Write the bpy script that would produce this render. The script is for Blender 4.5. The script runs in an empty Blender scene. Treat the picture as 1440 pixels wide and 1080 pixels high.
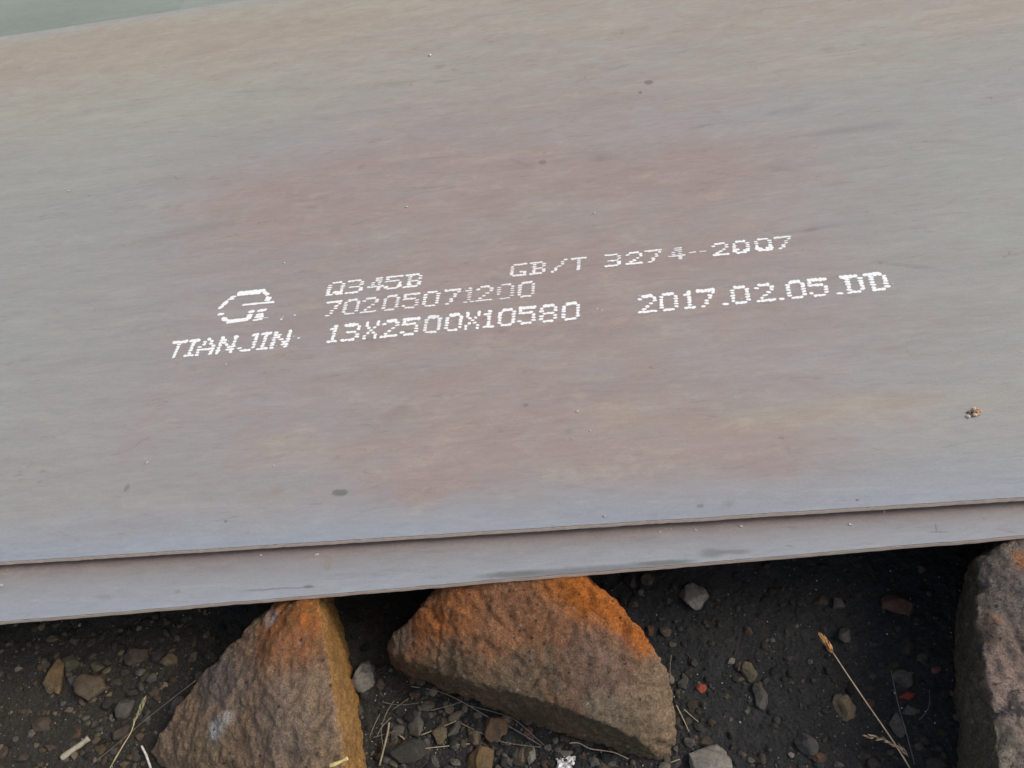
import bpy, bmesh, math, random
import numpy as np
from mathutils import Vector, Matrix, noise as mn

random.seed(7)
rng = np.random.default_rng(7)
sc = bpy.context.scene
col = sc.collection

# ------------------------------------------------------------------ camera
# measured from the photograph: edge vanishing point, text lines, 2.5 m plate width
FPX, CX, CY = 1110.0, 720.0, 540.0
ZB = 0.235                       # underside of the lower plate
T = 0.013                        # plate thickness
GAP = 0.015                      # air between the two plates
ZL = ZB + T                      # top of the lower plate
ZT = ZL + GAP + T                # top of the marked plate
CAM = np.array([0.0, -0.7435, ZT + 1.409])
_v1 = np.array([-9220.0, 790.0, FPX])
_vy = -FPX * math.tan(math.radians(52))
_vx = (-FPX * FPX - _v1[1] * _vy) / _v1[0]
_dX = -_v1 / np.linalg.norm(_v1)
_dY = np.array([_vx, _vy, FPX]); _dY /= np.linalg.norm(_dY)
ROT = np.array([_dX, _dY, np.cross(_dX, _dY)])


def at(px, py, z=0.0):
    """the point at height z that the photograph shows at px, py"""
    r = ROT @ np.array([px - CX, py - CY, FPX])
    return CAM + r * ((z - CAM[2]) / r[2])


def mm_per_px(p):
    d = ROT.T @ (np.asarray(p) - CAM)
    return d[2] / FPX


cam_data = bpy.data.cameras.new('camera')
cam = bpy.data.objects.new('camera', cam_data)
col.objects.link(cam)
m = Matrix.Identity(4)
for i in range(3):
    m[i][0] = ROT[i][0]; m[i][1] = -ROT[i][1]; m[i][2] = -ROT[i][2]; m[i][3] = CAM[i]
cam.matrix_world = m
cam_data.sensor_width = 36.0
cam_data.lens = FPX / 1440.0 * 36.0
cam_data.clip_start = 0.02
cam_data.clip_end = 500.0
sc.camera = cam

# ------------------------------------------------------------------ light
SUN_EL, SUN_AZ = 42.0, 4.0       # azimuth measured from +X towards +Y
world = bpy.data.worlds.new('World'); sc.world = world
world.use_nodes = True
wn = world.node_tree
sky = wn.nodes.new('ShaderNodeTexSky'); sky.sky_type = 'NISHITA'
sky.sun_disc = False
sky.sun_elevation = math.radians(SUN_EL)
sky.sun_rotation = math.radians(90 - SUN_AZ)
sky.air_density = 1.0; sky.dust_density = 3.0; sky.ozone_density = 1.0
bg = wn.nodes['Background']; bg.inputs[1].default_value = 0.13
hs = wn.nodes.new('ShaderNodeHueSaturation')      # thin overcast: most of the blue is gone
hs.inputs['Saturation'].default_value = 0.5
wn.links.new(sky.outputs[0], hs.inputs['Color'])
wn.links.new(hs.outputs[0], bg.inputs[0])
sun_d = bpy.data.lights.new('sun', 'SUN'); sun_d.energy = 1.25
sun_d.angle = math.radians(26); sun_d.color = (1.0, 0.925, 0.83)
sun = bpy.data.objects.new('sun', sun_d); col.objects.link(sun)
_e, _a = math.radians(SUN_EL), math.radians(SUN_AZ)
sdir = Vector((math.cos(_e) * math.cos(_a), math.cos(_e) * math.sin(_a), math.sin(_e)))
sun.rotation_euler = sdir.to_track_quat('Z', 'Y').to_euler()
sun.location = (2, 2, 4)
sc.view_settings.view_transform = 'Standard'
sc.view_settings.look = 'None'
sc.view_settings.gamma = 1.0
sc.view_settings.use_curve_mapping = False
sc.view_settings.exposure = 0.46
sc.cycles.max_bounces = 4; sc.cycles.diffuse_bounces = 3; sc.cycles.glossy_bounces = 2
sc.cycles.caustics_reflective = False; sc.cycles.caustics_refractive = False


# ------------------------------------------------------------------ helpers
def tag(o, label=None, cat=None, group=None, kind=None):
    if label: o['label'] = label
    if cat: o['category'] = cat
    if group: o['group'] = group
    if kind: o['kind'] = kind
    return o


def link(name, me, mat=None, parent=None, loc=None):
    o = bpy.data.objects.new(name, me)
    col.objects.link(o)
    if mat is not None and me is not None:
        me.materials.append(mat)
    if parent is not None: o.parent = parent
    if loc is not None: o.location = Vector([float(c) for c in loc])
    return o


def pydata(name, v, f, smooth=False):
    me = bpy.data.meshes.new(name)
    me.from_pydata([tuple(map(float, p)) for p in v], [], f)
    if smooth:
        me.polygons.foreach_set('use_smooth', [True] * len(me.polygons))
    me.update()
    return me


def set_color(me, arr, name='Col'):
    a = me.color_attributes.new(name, 'FLOAT_COLOR', 'POINT')
    c = np.ones((len(me.vertices), 4), np.float32)
    c[:, :3] = arr
    a.data.foreach_set('color', c.ravel())


class NT:
    """small wrapper to build node materials"""
    def __init__(self, name):
        self.m = bpy.data.materials.new(name); self.m.use_nodes = True
        self.t = self.m.node_tree
        self.b = self.t.nodes['Principled BSDF']

    def n(self, kind, **kw):
        nd = self.t.nodes.new('ShaderNode' + kind)
        for k, v in kw.items():
            setattr(nd, k, v)
        return nd

    def l(self, a, b): self.t.links.new(a, b)

    def noise(self, vec, scale, detail=4, rough=0.55, dist=0.0):
        nd = self.n('TexNoise')
        nd.inputs['Scale'].default_value = scale
        nd.inputs['Detail'].default_value = detail
        nd.inputs['Roughness'].default_value = rough
        nd.inputs['Distortion'].default_value = dist
        if vec is not None: self.l(vec, nd.inputs['Vector'])
        return nd.outputs['Fac']

    def mapping(self, vec, loc=(0, 0, 0), rot=(0, 0, 0), scale=(1, 1, 1), vt='POINT'):
        nd = self.n('Mapping', vector_type=vt)
        nd.inputs['Location'].default_value = loc
        nd.inputs['Rotation'].default_value = rot
        nd.inputs['Scale'].default_value = scale
        self.l(vec, nd.inputs['Vector'])
        return nd.outputs[0]

    def rng(self, val, a, b, c, d, smooth=True):
        nd = self.n('MapRange')
        if smooth: nd.interpolation_type = 'SMOOTHSTEP'
        for i, x in zip((1, 2, 3, 4), (a, b, c, d)): nd.inputs[i].default_value = x
        self.l(val, nd.inputs[0])
        return nd.outputs[0]

    def mul(self, a, b, op='MULTIPLY'):
        nd = self.n('Math', operation=op)
        for i, x in enumerate((a, b)):
            if isinstance(x, (int, float)): nd.inputs[i].default_value = x
            else: self.l(x, nd.inputs[i])
        return nd.outputs[0]

    def mix(self, fac, a, b, mode='MIX'):
        nd = self.n('Mix', data_type='RGBA', blend_type=mode)
        for i, x in ((0, fac), (6, a), (7, b)):
            if isinstance(x, (int, float)): nd.inputs[i].default_value = x
            elif isinstance(x, tuple): nd.inputs[i].default_value = x + (1.0,)
            else: self.l(x, nd.inputs[i])
        return nd.outputs[2]

    def bump(self, h, strength, dist, prev=None):
        nd = self.n('Bump')
        nd.inputs['Strength'].default_value = strength
        nd.inputs['Distance'].default_value = dist
        self.l(h, nd.inputs['Height'])
        if prev is not None: self.l(prev, nd.inputs['Normal'])
        self.l(nd.outputs[0], self.b.inputs['Normal'])
        return nd.outputs[0]

    def done(self, colr, rough=0.8, spec=0.3):
        if isinstance(colr, tuple): self.b.inputs['Base Color'].default_value = colr + (1.0,)
        else: self.l(colr, self.b.inputs['Base Color'])
        if isinstance(rough, (int, float)): self.b.inputs['Roughness'].default_value = rough
        else: self.l(rough, self.b.inputs['Roughness'])
        self.b.inputs['Specular IOR Level'].default_value = spec
        return self.m


# ------------------------------------------------------------------ materials
def steel_material(name, spots=(), warp=0.012, spec=0.24, rough=0.62):
    """mill scale on hot rolled plate: colour map in the mesh, streaks along the
    rolling direction, speckled rust bloom and the given stains"""
    q = NT(name)
    tc = q.n('TexCoord').outputs['Object']
    at_ = q.n('Attribute', attribute_name='Col').outputs['Color']
    rust = q.n('Attribute', attribute_name='Rust').outputs['Fac']
    st = q.mapping(tc, scale=(1.1, 7.5, 1.0), rot=(0, 0, 0.03))
    n1 = q.noise(st, 2.2, 5, 0.62, 0.3)
    n2 = q.noise(q.mapping(tc, scale=(4.5, 24.0, 1.0), rot=(0, 0, -0.04)), 3.2, 5, 0.76, 0.8)
    cl = q.noise(q.mapping(tc, scale=(1.7, 3.3, 1.0)), 4.6, 9, 0.80, 0.7)
    fine = q.noise(tc, 160, 3, 0.7)
    grit = q.noise(tc, 620, 2, 0.6)
    # rust bloom: a thin broken film, thickest where the map asks for it
    f = q.mul(q.mul(cl, q.mul(fine, 0.45), 'ADD'), q.mul(rust, 0.30), 'ADD')
    f = q.rng(f, 0.72, 1.02, 0.0, 1.0)
    c = q.mix(q.mul(f, 0.42), at_, (0.302, 0.215, 0.183))
    # pale, dusty rust in grains
    f2 = q.rng(q.mul(q.mul(q.noise(q.mapping(tc, scale=(1, 2.2, 1), loc=(3, 1, 0)), 9.0, 6, 0.78, 0.4), q.mul(grit, 0.3), 'ADD'), q.mul(rust, 0.12), 'ADD'), 0.70, 0.92, 0.0, 0.40)
    c = q.mix(f2, c, (0.40, 0.345, 0.275))
    k = q.rng(n1, 0.28, 0.74, 0.93, 1.06, False)
    k = q.mul(k, q.rng(n2, 0.28, 0.72, 0.90, 1.08, False))
    k = q.mul(k, q.rng(fine, 0.25, 0.75, 0.94, 1.06, False))
    k = q.mul(k, q.rng(grit, 0.25, 0.75, 0.93, 1.07, False))
    # dark wisps that wander off the rolling direction
    sm = q.noise(q.mapping(tc, scale=(2.2, 16.0, 1.0), rot=(0, 0, 0.16), loc=(1.7, 0.4, 0)), 2.6, 5, 0.72, 1.5)
    k = q.mul(k, q.rng(sm, 0.56, 0.76, 1.0, 0.80))
    # hairline scuffs: thin broken contour lines
    sc1 = q.noise(q.mapping(tc, scale=(1.5, 4.2, 1.0), rot=(0, 0, 0.35), loc=(8.1, 3.3, 0)), 2.3, 2, 0.5, 0.6)
    ln1 = q.rng(q.mul(q.mul(sc1, 0.5, 'SUBTRACT'), 0.0, 'ADD'), -0.006, 0.006, 0.0, 1.0, False)
    tri = q.mul(q.mul(ln1, q.mul(1.0, ln1, 'SUBTRACT')), 4.0)
    k = q.mul(k, q.mul(1.0, q.mul(q.mul(tri, q.rng(cl, 0.52, 0.66, 0.0, 1.0)), 0.30), 'SUBTRACT'))
    kc = q.n('CombineXYZ')
    for i in range(3): q.l(k, kc.inputs[i])
    c = q.mix(1.0, c, kc.outputs[0], 'MULTIPLY')
    # warped coordinates for the single stains
    wn_ = q.n('TexNoise'); wn_.inputs['Scale'].default_value = 70; wn_.inputs['Detail'].default_value = 4
    q.l(tc, wn_.inputs['Vector'])
    sub = q.n('VectorMath', operation='SUBTRACT'); q.l(wn_.outputs['Color'], sub.inputs[0]); sub.inputs[1].default_value = (0.5, 0.5, 0.5)
    scl = q.n('VectorMath', operation='SCALE'); q.l(sub.outputs[0], scl.inputs[0]); scl.inputs['Scale'].default_value = warp
    add = q.n('VectorMath', operation='ADD'); q.l(tc, add.inputs[0]); q.l(scl.outputs[0], add.inputs[1])
    for (x, y, rx, ry, ang, colr, amt, soft) in spots:
        mp = q.mapping(add.outputs[0], loc=(x, y, 0), rot=(0, 0, ang), scale=(rx, ry, 1e5), vt='TEXTURE')
        ln = q.n('VectorMath', operation='LENGTH'); q.l(mp, ln.inputs[0])
        fc = q.rng(ln.outputs['Value'], 1.0 - soft, 1.0 + soft, amt, 0.0)
        c = q.mix(fc, c, colr)
    r = q.rng(q.mul(n1, q.mul(f, 0.3), 'ADD'), 0.3, 0.9, rough - 0.07, rough + 0.16, False)
    q.bump(fine, 0.14, 0.002)
    return q.done(c, r, spec)


def edge_material():
    q = NT('sheared_edge')
    tc = q.n('TexCoord').outputs['Object']
    a = q.noise(q.mapping(tc, scale=(2, 1, 40)), 14, 6, 0.7)
    b_ = q.noise(q.mapping(tc, scale=(1, 1, 6)), 120, 4, 0.6)
    c = q.mix(q.rng(a, 0.3, 0.7, 0, 1), (0.70, 0.59, 0.50), (0.56, 0.43, 0.34))
    c = q.mix(q.rng(b_, 0.55, 0.75, 0, 0.5), c, (0.22, 0.14, 0.10))
    q.bump(b_, 0.4, 0.002)
    return q.done(c, 0.75, 0.3)


def lip_material():
    q = NT('dark_arris')
    tc = q.n('TexCoord').outputs['Object']
    a = q.noise(q.mapping(tc, scale=(1, 4, 4)), 60, 5, 0.7)
    c = q.mix(q.rng(a, 0.35, 0.65, 0, 1), (0.06, 0.05, 0.045), (0.17, 0.125, 0.10))
    q.bump(a, 0.4, 0.002)
    return q.done(c, 0.7, 0.3)


def paint_material(name, wear):
    q = NT(name)
    tc = q.n('TexCoord').outputs['Object']
    a = q.noise(tc, 210, 5, 0.7)
    b_ = q.noise(tc, 26, 4, 0.6)
    w = q.rng(q.mul(a, q.mul(b_, 0.5), 'ADD'), 0.62 + wear * 0.22, 1.08 + wear * 0.2, 0.0, 1.0)
    w = q.mul(w, 0.9 - wear * 0.2)
    w = q.mul(w, 1.0, 'MULTIPLY')
    inv = q.mul(1.0, w, 'SUBTRACT')
    c = q.mix(q.mul(inv, 0.14 + 0.34 * wear), (0.88, 0.88, 0.87), (0.42, 0.37, 0.35))
    q.bump(a, 0.3, 0.002)
    return q.done(c, 0.72, 0.3)


def soil_material():
    q = NT('dark_soil')
    tc = q.n('TexCoord').outputs['Object']
    big = q.noise(tc, 2.6, 5, 0.6, 0.4)
    mid = q.noise(tc, 26, 7, 0.7, 0.3)
    fin = q.noise(tc, 240, 5, 0.75)
    sep = q.n('SeparateXYZ'); q.l(tc, sep.inputs[0])
    # browner earth under the left end, coal dust towards the right
    side = q.rng(q.mul(sep.outputs[0], q.mul(q.mul(big, 0.5, 'SUBTRACT'), 1.6), 'ADD'), -1.0, -0.35, 1.0, 0.0)
    c = q.mix(side, (0.028, 0.028, 0.0285), (0.042, 0.038, 0.030))
    c = q.mix(q.rng(mid, 0.42, 0.7, 0, 0.75), c, (0.047, 0.044, 0.041))
    c = q.mix(q.rng(big, 0.5, 0.68, 0, 0.5), c, (0.023, 0.0255, 0.029))
    k = q.rng(fin, 0.25, 0.8, 0.45, 1.7, False)
    kc = q.n('CombineXYZ')
    for i in range(3): q.l(k, kc.inputs[i])
    c = q.mix(1.0, c, kc.outputs[0], 'MULTIPLY')
    vo = q.n('TexVoronoi'); vo.inputs['Scale'].default_value = 125; q.l(tc, vo.inputs['Vector'])
    fleck = q.mul(q.rng(vo.outputs['Distance'], 0.10, 0.22, 1.0, 0.0), q.rng(q.n('SeparateColor').outputs[0], 0, 1, 1, 1))
    sc_ = q.n('SeparateColor'); q.l(vo.outputs['Color'], sc_.inputs[0])
    fleck = q.mul(q.rng(vo.outputs['Distance'], 0.12, 0.24, 1.0, 0.0), q.rng(sc_.outputs[0], 0.86, 0.93, 0.0, 0.75))
    c = q.mix(fleck, c, (0.20, 0.185, 0.16))
    b = q.bump(mid, 0.7, 0.02)
    b = q.bump(fin, 0.9, 0.004, b)
    vo2 = q.n('TexVoronoi'); vo2.inputs['Scale'].default_value = 85; q.l(tc, vo2.inputs['Vector'])
    q.bump(q.rng(vo2.outputs['Distance'], 0.0, 0.6, 1.0, 0.0), 0.45, 0.006, b)
    return q.done(c, 0.92, 0.25)


def stone_material(name, scale=1.0, contrast=1.0, speck=0.0):
    q = NT(name)
    tc = q.n('TexCoord').outputs['Object']
    a = q.n('Attribute', attribute_name='Col').outputs['Color']
    m1 = q.noise(tc, 11 * scale, 7, 0.7, 0.4)
    m2 = q.noise(tc, 55 * scale, 6, 0.72, 0.2)
    m3 = q.noise(tc, 260, 4, 0.7)
    k = q.rng(m1, 0.3, 0.72, 1 - 0.26 * contrast, 1 + 0.28 * contrast, False)
    k = q.mul(k, q.rng(m2, 0.28, 0.75, 1 - 0.32 * contrast, 1 + 0.36 * contrast, False))
    k = q.mul(k, q.rng(m3, 0.25, 0.75, 0.5, 1.5, False))
    k = q.mul(k, q.rng(q.noise(tc, 120, 5, 0.8), 0.3, 0.72, 0.7, 1.35, False))
    kc = q.n('CombineXYZ')
    for i in range(3): q.l(k, kc.inputs[i])
    c = q.mix(1.0, a, kc.outputs[0], 'MULTIPLY')
    # pale grains and dark pits
    vo = q.n('TexVoronoi'); vo.inputs['Scale'].default_value = 75 * scale; q.l(tc, vo.inputs['Vector'])
    s2 = q.n('SeparateColor'); q.l(vo.outputs['Color'], s2.inputs[0])
    g = q.mul(q.rng(vo.outputs['Distance'], 0.12, 0.36, 1.0, 0.0), q.rng(s2.outputs[0], 0.80 - speck * 0.3, 0.92, 0.0, 0.5))
    c = q.mix(g, c, (0.33, 0.27, 0.21))
    p = q.mul(q.rng(vo.outputs['Distance'], 0.10, 0.34, 1.0, 0.0), q.rng(s2.outputs[1], 0.80 - speck * 0.35, 0.9, 0.0, 0.85))
    c = q.mix(p, c, (0.030, 0.026, 0.024))
    if speck > 0.5:
        d = q.rng(q.noise(tc, 24, 5, 0.75, 0.5), 0.53, 0.62, 0.0, 0.85)
        c = q.mix(d, c, (0.055, 0.05, 0.052))
    b = q.bump(m2, 0.65, 0.014)
    b = q.bump(m3, 0.9, 0.006, b)
    q.bump(p, -0.6, 0.006, b)
    return q.done(c, 0.93, 0.2)


def pebble_material():
    q = NT('pebble')
    tc = q.n('TexCoord').outputs['Object']
    oi = q.n('ObjectInfo')
    rnd = q.n('VectorMath', operation='ADD'); q.l(tc, rnd.inputs[0]); q.l(oi.outputs['Location'], rnd.inputs[1])
    m1 = q.noise(rnd.outputs[0], 45, 6, 0.7, 0.5)
    m2 = q.noise(rnd.outputs[0], 230, 5, 0.75)
    k = q.mul(q.rng(m1, 0.28, 0.75, 0.6, 1.4, False), q.rng(m2, 0.25, 0.75, 0.66, 1.36, False))
    kc = q.n('CombineXYZ')
    for i in range(3): q.l(k, kc.inputs[i])
    c = q.mix(1.0, oi.outputs['Color'], kc.outputs[0], 'MULTIPLY')
    # coal dust settled in blotches
    c = q.mix(q.rng(q.noise(rnd.outputs[0], 30, 5, 0.7, 1.0), 0.52, 0.66, 0, 0.65), c, (0.04, 0.037, 0.034))
    b = q.bump(m1, 0.4, 0.006)
    q.bump(m2, 0.6, 0.002, b)
    return q.done(c, 0.9, 0.25)


def attr_material(name, rough=0.9, fine=300):
    q = NT(name)
    tc = q.n('TexCoord').outputs['Object']
    a = q.n('Attribute', attribute_name='Col').outputs['Color']
    m2 = q.noise(tc, fine, 5, 0.75)
    k = q.rng(m2, 0.25, 0.75, 0.6, 1.4, False)
    kc = q.n('CombineXYZ')
    for i in range(3): q.l(k, kc.inputs[i])
    c = q.mix(1.0, a, kc.outputs[0], 'MULTIPLY')
    q.bump(m2, 0.5, 0.002)
    return q.done(c, rough, 0.25)


def straw_material():
    q = NT('dry_straw')
    tc = q.n('TexCoord').outputs['Object']
    oi = q.n('ObjectInfo')
    a = q.noise(tc, 90, 5, 0.7)
    k = q.rng(a, 0.28, 0.75, 0.6, 1.35, False)
    kc = q.n('CombineXYZ')
    for i in range(3): q.l(k, kc.inputs[i])
    c = q.mix(1.0, oi.outputs['Color'], kc.outputs[0], 'MULTIPLY')
    q.bump(a, 0.3, 0.001)
    return q.done(c, 0.6, 0.35)


# ------------------------------------------------------------------ ground
def ground_z(x, y):
    p = Vector((x * 2.1 + 4.0, y * 2.1, 0.3))
    z = mn.noise(p) * 0.016
    z += mn.noise(Vector((x * 7.0, y * 7.0, 2.1))) * 0.007
    z += mn.noise(Vector((x * 21.0, y * 21.0, 5.1))) * 0.0035
    z += mn.noise(Vector((x * 60.0, y * 60.0, 1.1))) * 0.0030
    return z


def spread(a, b, step, far):
    mid = list(np.arange(a, b + 1e-6, step))
    lo, hi, d = [], [], step
    x = a
    while x > -far:
        d *= 1.7; x -= d; lo.append(x)
    x, d = b, step
    while x < far:
        d *= 1.7; x += d; hi.append(x)
    return np.array(lo[::-1] + mid + hi)


def build_ground():
    xs = spread(-1.45, 1.0, 0.0045, 120)
    ys = spread(-0.62, 0.5, 0.0045, 120)
    nx, ny = len(xs), len(ys)
    v = np.zeros((ny * nx, 3))
    v[:, 0] = np.tile(xs, ny); v[:, 1] = np.repeat(ys, nx)
    for i in range(len(v)):
        x, y = v[i, 0], v[i, 1]
        if -3 < x < 3 and -3 < y < 3:
            z = ground_z(x, y)
            if -1.5 < x < 1.05 and -0.65 < y < 0.55:
                z += mn.noise(Vector((x * 150, y * 150, 3.3))) * 0.0020
            v[i, 2] = z
    idx = np.arange(ny * nx).reshape(ny, nx)
    f = np.stack([idx[:-1, :-1], idx[:-1, 1:], idx[1:, 1:], idx[1:, :-1]], -1).reshape(-1, 4)
    me = pydata('ground', v, f.tolist(), True)
    tag(link('ground', me, soil_material()), 'dark grey soil under and before the plates', None, None, 'structure')


build_ground()

# ------------------------------------------------------------------ steel plates
M_EDGE, M_LIP = edge_material(), lip_material()


def blobs_field(x, y, blobs):
    """sum of soft ellipses (world centre and radii)"""
    o = np.zeros_like(x)
    for (bx, by, rx, ry, s) in blobs:
        d = ((x - bx) / rx) ** 2 + ((y - by) / ry) ** 2
        o += s * np.exp(-d)
    return o


def px_blob(px, py, rx, ry, s, z):
    p = at(px, py, z); k = mm_per_px(p)
    vy = abs(at(px, py - ry, z)[1] - p[1])
    return (p[0], p[1], rx * k, vy, s)


def plate_mesh(name, xs, ys, seed, color_fn, mat):
    """plate lying with its near edge on local y = 0 and its top on z = 0"""
    nx, ny = len(xs), len(ys)
    W = ys[-1]
    v = np.zeros((ny * nx, 3))
    v[:, 0] = np.tile(xs, ny); v[:, 1] = np.repeat(ys, nx)
    wob = np.array([mn.noise(Vector((x * 9, seed, 0))) * 0.0012 + mn.noise(Vector((x * 45, seed, 4))) * 0.0009 +
                    mn.noise(Vector((x * 160, seed, 9))) * 0.0005 for x in xs])
    v[:nx, 1] += wob
    v[-nx:, 1] += wob[::-1]
    top = v.copy()
    cols, rust = color_fn(top[:, 0], top[:, 1])
    rows = [v]
    base = len(v)
    # near face: burr line at the arris, then the cut face, then the underside
    prof = [(-0.0003, -0.0011), (-0.0009, -0.0040), (-0.0014, -T * 0.92), (0.0004, -T)]
    for j, (dy, dz) in enumerate(prof):
        r = np.zeros((nx, 3)); r[:, 0] = xs
        jit = np.array([mn.noise(Vector((x * 120, seed + 3 * j, 7))) * 0.0006 for x in xs])
        r[:, 1] = wob + dy + jit; r[:, 2] = dz
        rows.append(r)
    # far side
    r = np.zeros((nx, 3)); r[:, 0] = xs; r[:, 1] = W + wob[::-1] + 0.0005; r[:, 2] = -T
    rows.append(r)
    V = np.concatenate(rows)
    idx = np.arange(ny * nx).reshape(ny, nx)
    f = np.stack([idx[:-1, :-1], idx[:-1, 1:], idx[1:, 1:], idx[1:, :-1]], -1).reshape(-1, 4).tolist()
    mi = [0] * len(f)
    prev = list(range(nx))
    for j in range(4):
        cur = list(range(base + j * nx, base + (j + 1) * nx))
        for i in range(nx - 1):
            f.append([prev[i], cur[i], cur[i + 1], prev[i + 1]]); mi.append(2 if j == 0 else 1)
        prev = cur
    farb = list(range(base + 4 * nx, base + 5 * nx))
    fart = list(range((ny - 1) * nx, ny * nx))
    for i in range(nx - 1):
        f.append([prev[i], farb[i], farb[i + 1], prev[i + 1]]); mi.append(0)
        f.append([farb[i], fart[i], fart[i + 1], farb[i + 1]]); mi.append(1)
    nb = [base + j * nx for j in range(4)]
    f.append([0] + [k * nx for k in range(1, ny)] + [farb[0]] + nb[::-1]); mi.append(1)
    f.append(([0] + [k * nx for k in range(1, ny)] + [farb[0]] + nb[::-1])[::-1]); mi.append(1)
    f[-1] = [i + nx - 1 for i in f[-1]]
    f = [list(reversed(q)) if k >= (ny - 1) * (nx - 1) and False else q for k, q in enumerate(f)]
    me = pydata(name, V, f)
    me.materials.append(mat); me.materials.append(M_EDGE); me.materials.append(M_LIP)
    me.polygons.foreach_set('material_index', mi)
    full = np.tile(np.array([0.25, 0.22, 0.2]), (len(V), 1)); full[:base] = cols
    set_color(me, full)
    a = me.attributes.new('Rust', 'FLOAT', 'POINT')
    rr = np.zeros(len(V), np.float32); rr[:base] = rust
    a.data.foreach_set('value', rr)
    me.update()
    return me


GREY = np.array([0.288, 0.276, 0.268])
BLUE = np.array([0.265, 0.290, 0.325])
PINK = np.array([0.290, 0.240, 0.228])
TAN = np.array([0.345, 0.325, 0.265])
GREEN = np.array([0.286, 0.304, 0.272])
KHAKI = np.array([0.340, 0.328, 0.268])


def mixc(c, t, f):
    f = np.clip(f, 0, 1)[:, None]
    return c * (1 - f) + t * f


def upper_colors(x, y):
    c = np.tile(GREY, (len(x), 1))
    B = lambda L: blobs_field(x, y, [px_blob(*b, ZT) for b in L])
    wob = np.array([mn.noise(Vector((a * 1.7, b * 5, 0))) for a, b in zip(x, y)])
    wob2 = np.array([mn.noise(Vector((a * 5.0, b * 12, 4))) for a, b in zip(x, y)])
    pink = B([(720, 340, 560, 260, .42), (700, 235, 330, 100, .22), (600, 280, 220, 60, .18), (740, 480, 360, 110, .25), (880, 370, 260, 80, .2),
              (600, 690, 50, 26, .35), (830, 655, 120, 26, .25), (610, 620, 130, 60, .3), (800, 650, 180, 55, .35), (600, 690, 60, 40, .3), (1040, 620, 110, 50, .3),
              (1100, 660, 70, 22, .45), (340, 290, 150, 45, .35), (1000, 240, 120, 40, .3)])
    tan = B([(150, 62, 200, 26, .75), (400, 50, 170, 24, .7), (0, 95, 120, 25, .5), (1120, 590, 140, 22, .5), (1300, 560, 140, 16, .5),
             (400, 630, 70, 20, .4), (870, 585, 50, 22, .5), (1400, 25, 90, 35, .5), (1080, 25, 240, 40, .35), (640, 600, 50, 14, .35),
             (1200, 80, 160, 50, .25), (700, 10, 900, 70, .42), (100, 120, 260, 60, .25), (930, 640, 60, 18, .35)])
    green = B([(20, 450, 230, 300, .8), (1440, 420, 230, 300, .8), (1300, 160, 250, 120, .5), (200, 150, 300, 80, .45)])
    c = mixc(c, GREEN, green * 0.65)
    far = np.clip((y - 1.25 + 0.25 * wob) / 1.1, 0, 1)
    c = mixc(c, KHAKI, far * 0.85)
    c = mixc(c, PINK, pink * (1 - 0.35 * far) * (1.0 + 0.9 * wob + 0.6 * wob2))
    c = mixc(c, TAN, tan * (0.8 + 0.8 * wob + 0.9 * wob2))
    edge = np.exp(-((np.maximum(y, 0) + 0.02 * wob + 0.012 * wob2) / 0.085) ** 2)
    left = np.clip(0.82 - 0.10 * x, 0.4, 1.0)
    c = mixc(c, BLUE, edge * left)
    fe = np.exp(-((2.5 - y) / 0.05) ** 2)
    c = mixc(c, np.array([0.31, 0.32, 0.31]), fe * 0.8)
    c = soft_spots(c, x, y, SOFT_UP, wob2)
    rust = np.clip(pink * 0.9 + tan * 0.9, 0, 1.2) - 0.25 * edge - 0.15 * green
    return c, rust


def soft_spots(c, x, y, spots, w):
    for (sx_, sy_, rx, ry, an, colr, amt, soft) in spots:
        ca, sa = math.cos(an), math.sin(an)
        u = ((x - sx_) * ca + (y - sy_) * sa) / rx
        v = (-(x - sx_) * sa + (y - sy_) * ca) / ry
        d = np.sqrt(u * u + v * v) * (1 + 0.5 * w)
        f = np.clip((1 + soft - d) / (2 * soft), 0, 1)
        c = mixc(c, np.array(colr), f * f * (3 - 2 * f) * amt)
    return c


def lower_colors(x, y):
    c = np.tile(np.array([0.265, 0.268, 0.275]), (len(x), 1))
    wob = np.array([mn.noise(Vector((a * 2.7, b * 30, 7))) for a, b in zip(x, y)])
    e = np.exp(-((y + 0.02 * wob) / 0.065) ** 2)
    c = mixc(c, np.array([0.285, 0.305, 0.33]), e)
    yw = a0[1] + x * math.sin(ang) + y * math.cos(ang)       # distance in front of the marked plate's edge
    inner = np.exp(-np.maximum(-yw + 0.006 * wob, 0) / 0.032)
    c = mixc(c, np.array([0.215, 0.172, 0.158]), inner)  # brown lap rust, painted darker to deepen the shade along that edge
    return c, np.clip(0.35 * inner - 0.15 * e, -0.3, 1)


def plain_colors(base, seed):
    def fn(x, y):
        c = np.tile(np.array(base), (len(x), 1))
        w = np.array([mn.noise(Vector((a * 2, b * 3, seed))) for a, b in zip(x, y)])
        c *= (1 + 0.12 * w)[:, None]
        return c, np.full(len(x), -0.35)
    return fn


def spot(px, py, rx, ry, ang, colr, amt, soft, z, frame=None):
    p = at(px, py, z); k = mm_per_px(p)
    vy = abs(at(px, py - ry, z)[1] - p[1])
    x, y = p[0], p[1]
    if frame is not None:
        q = frame @ Vector((x, y, z)); x, y = q.x, q.y
    return (x, y, rx * k, vy, math.radians(ang - (5 if frame is None else 7)), colr, amt * (0.55 if soft >= 0.45 and frame is None else 0.8), soft)


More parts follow.
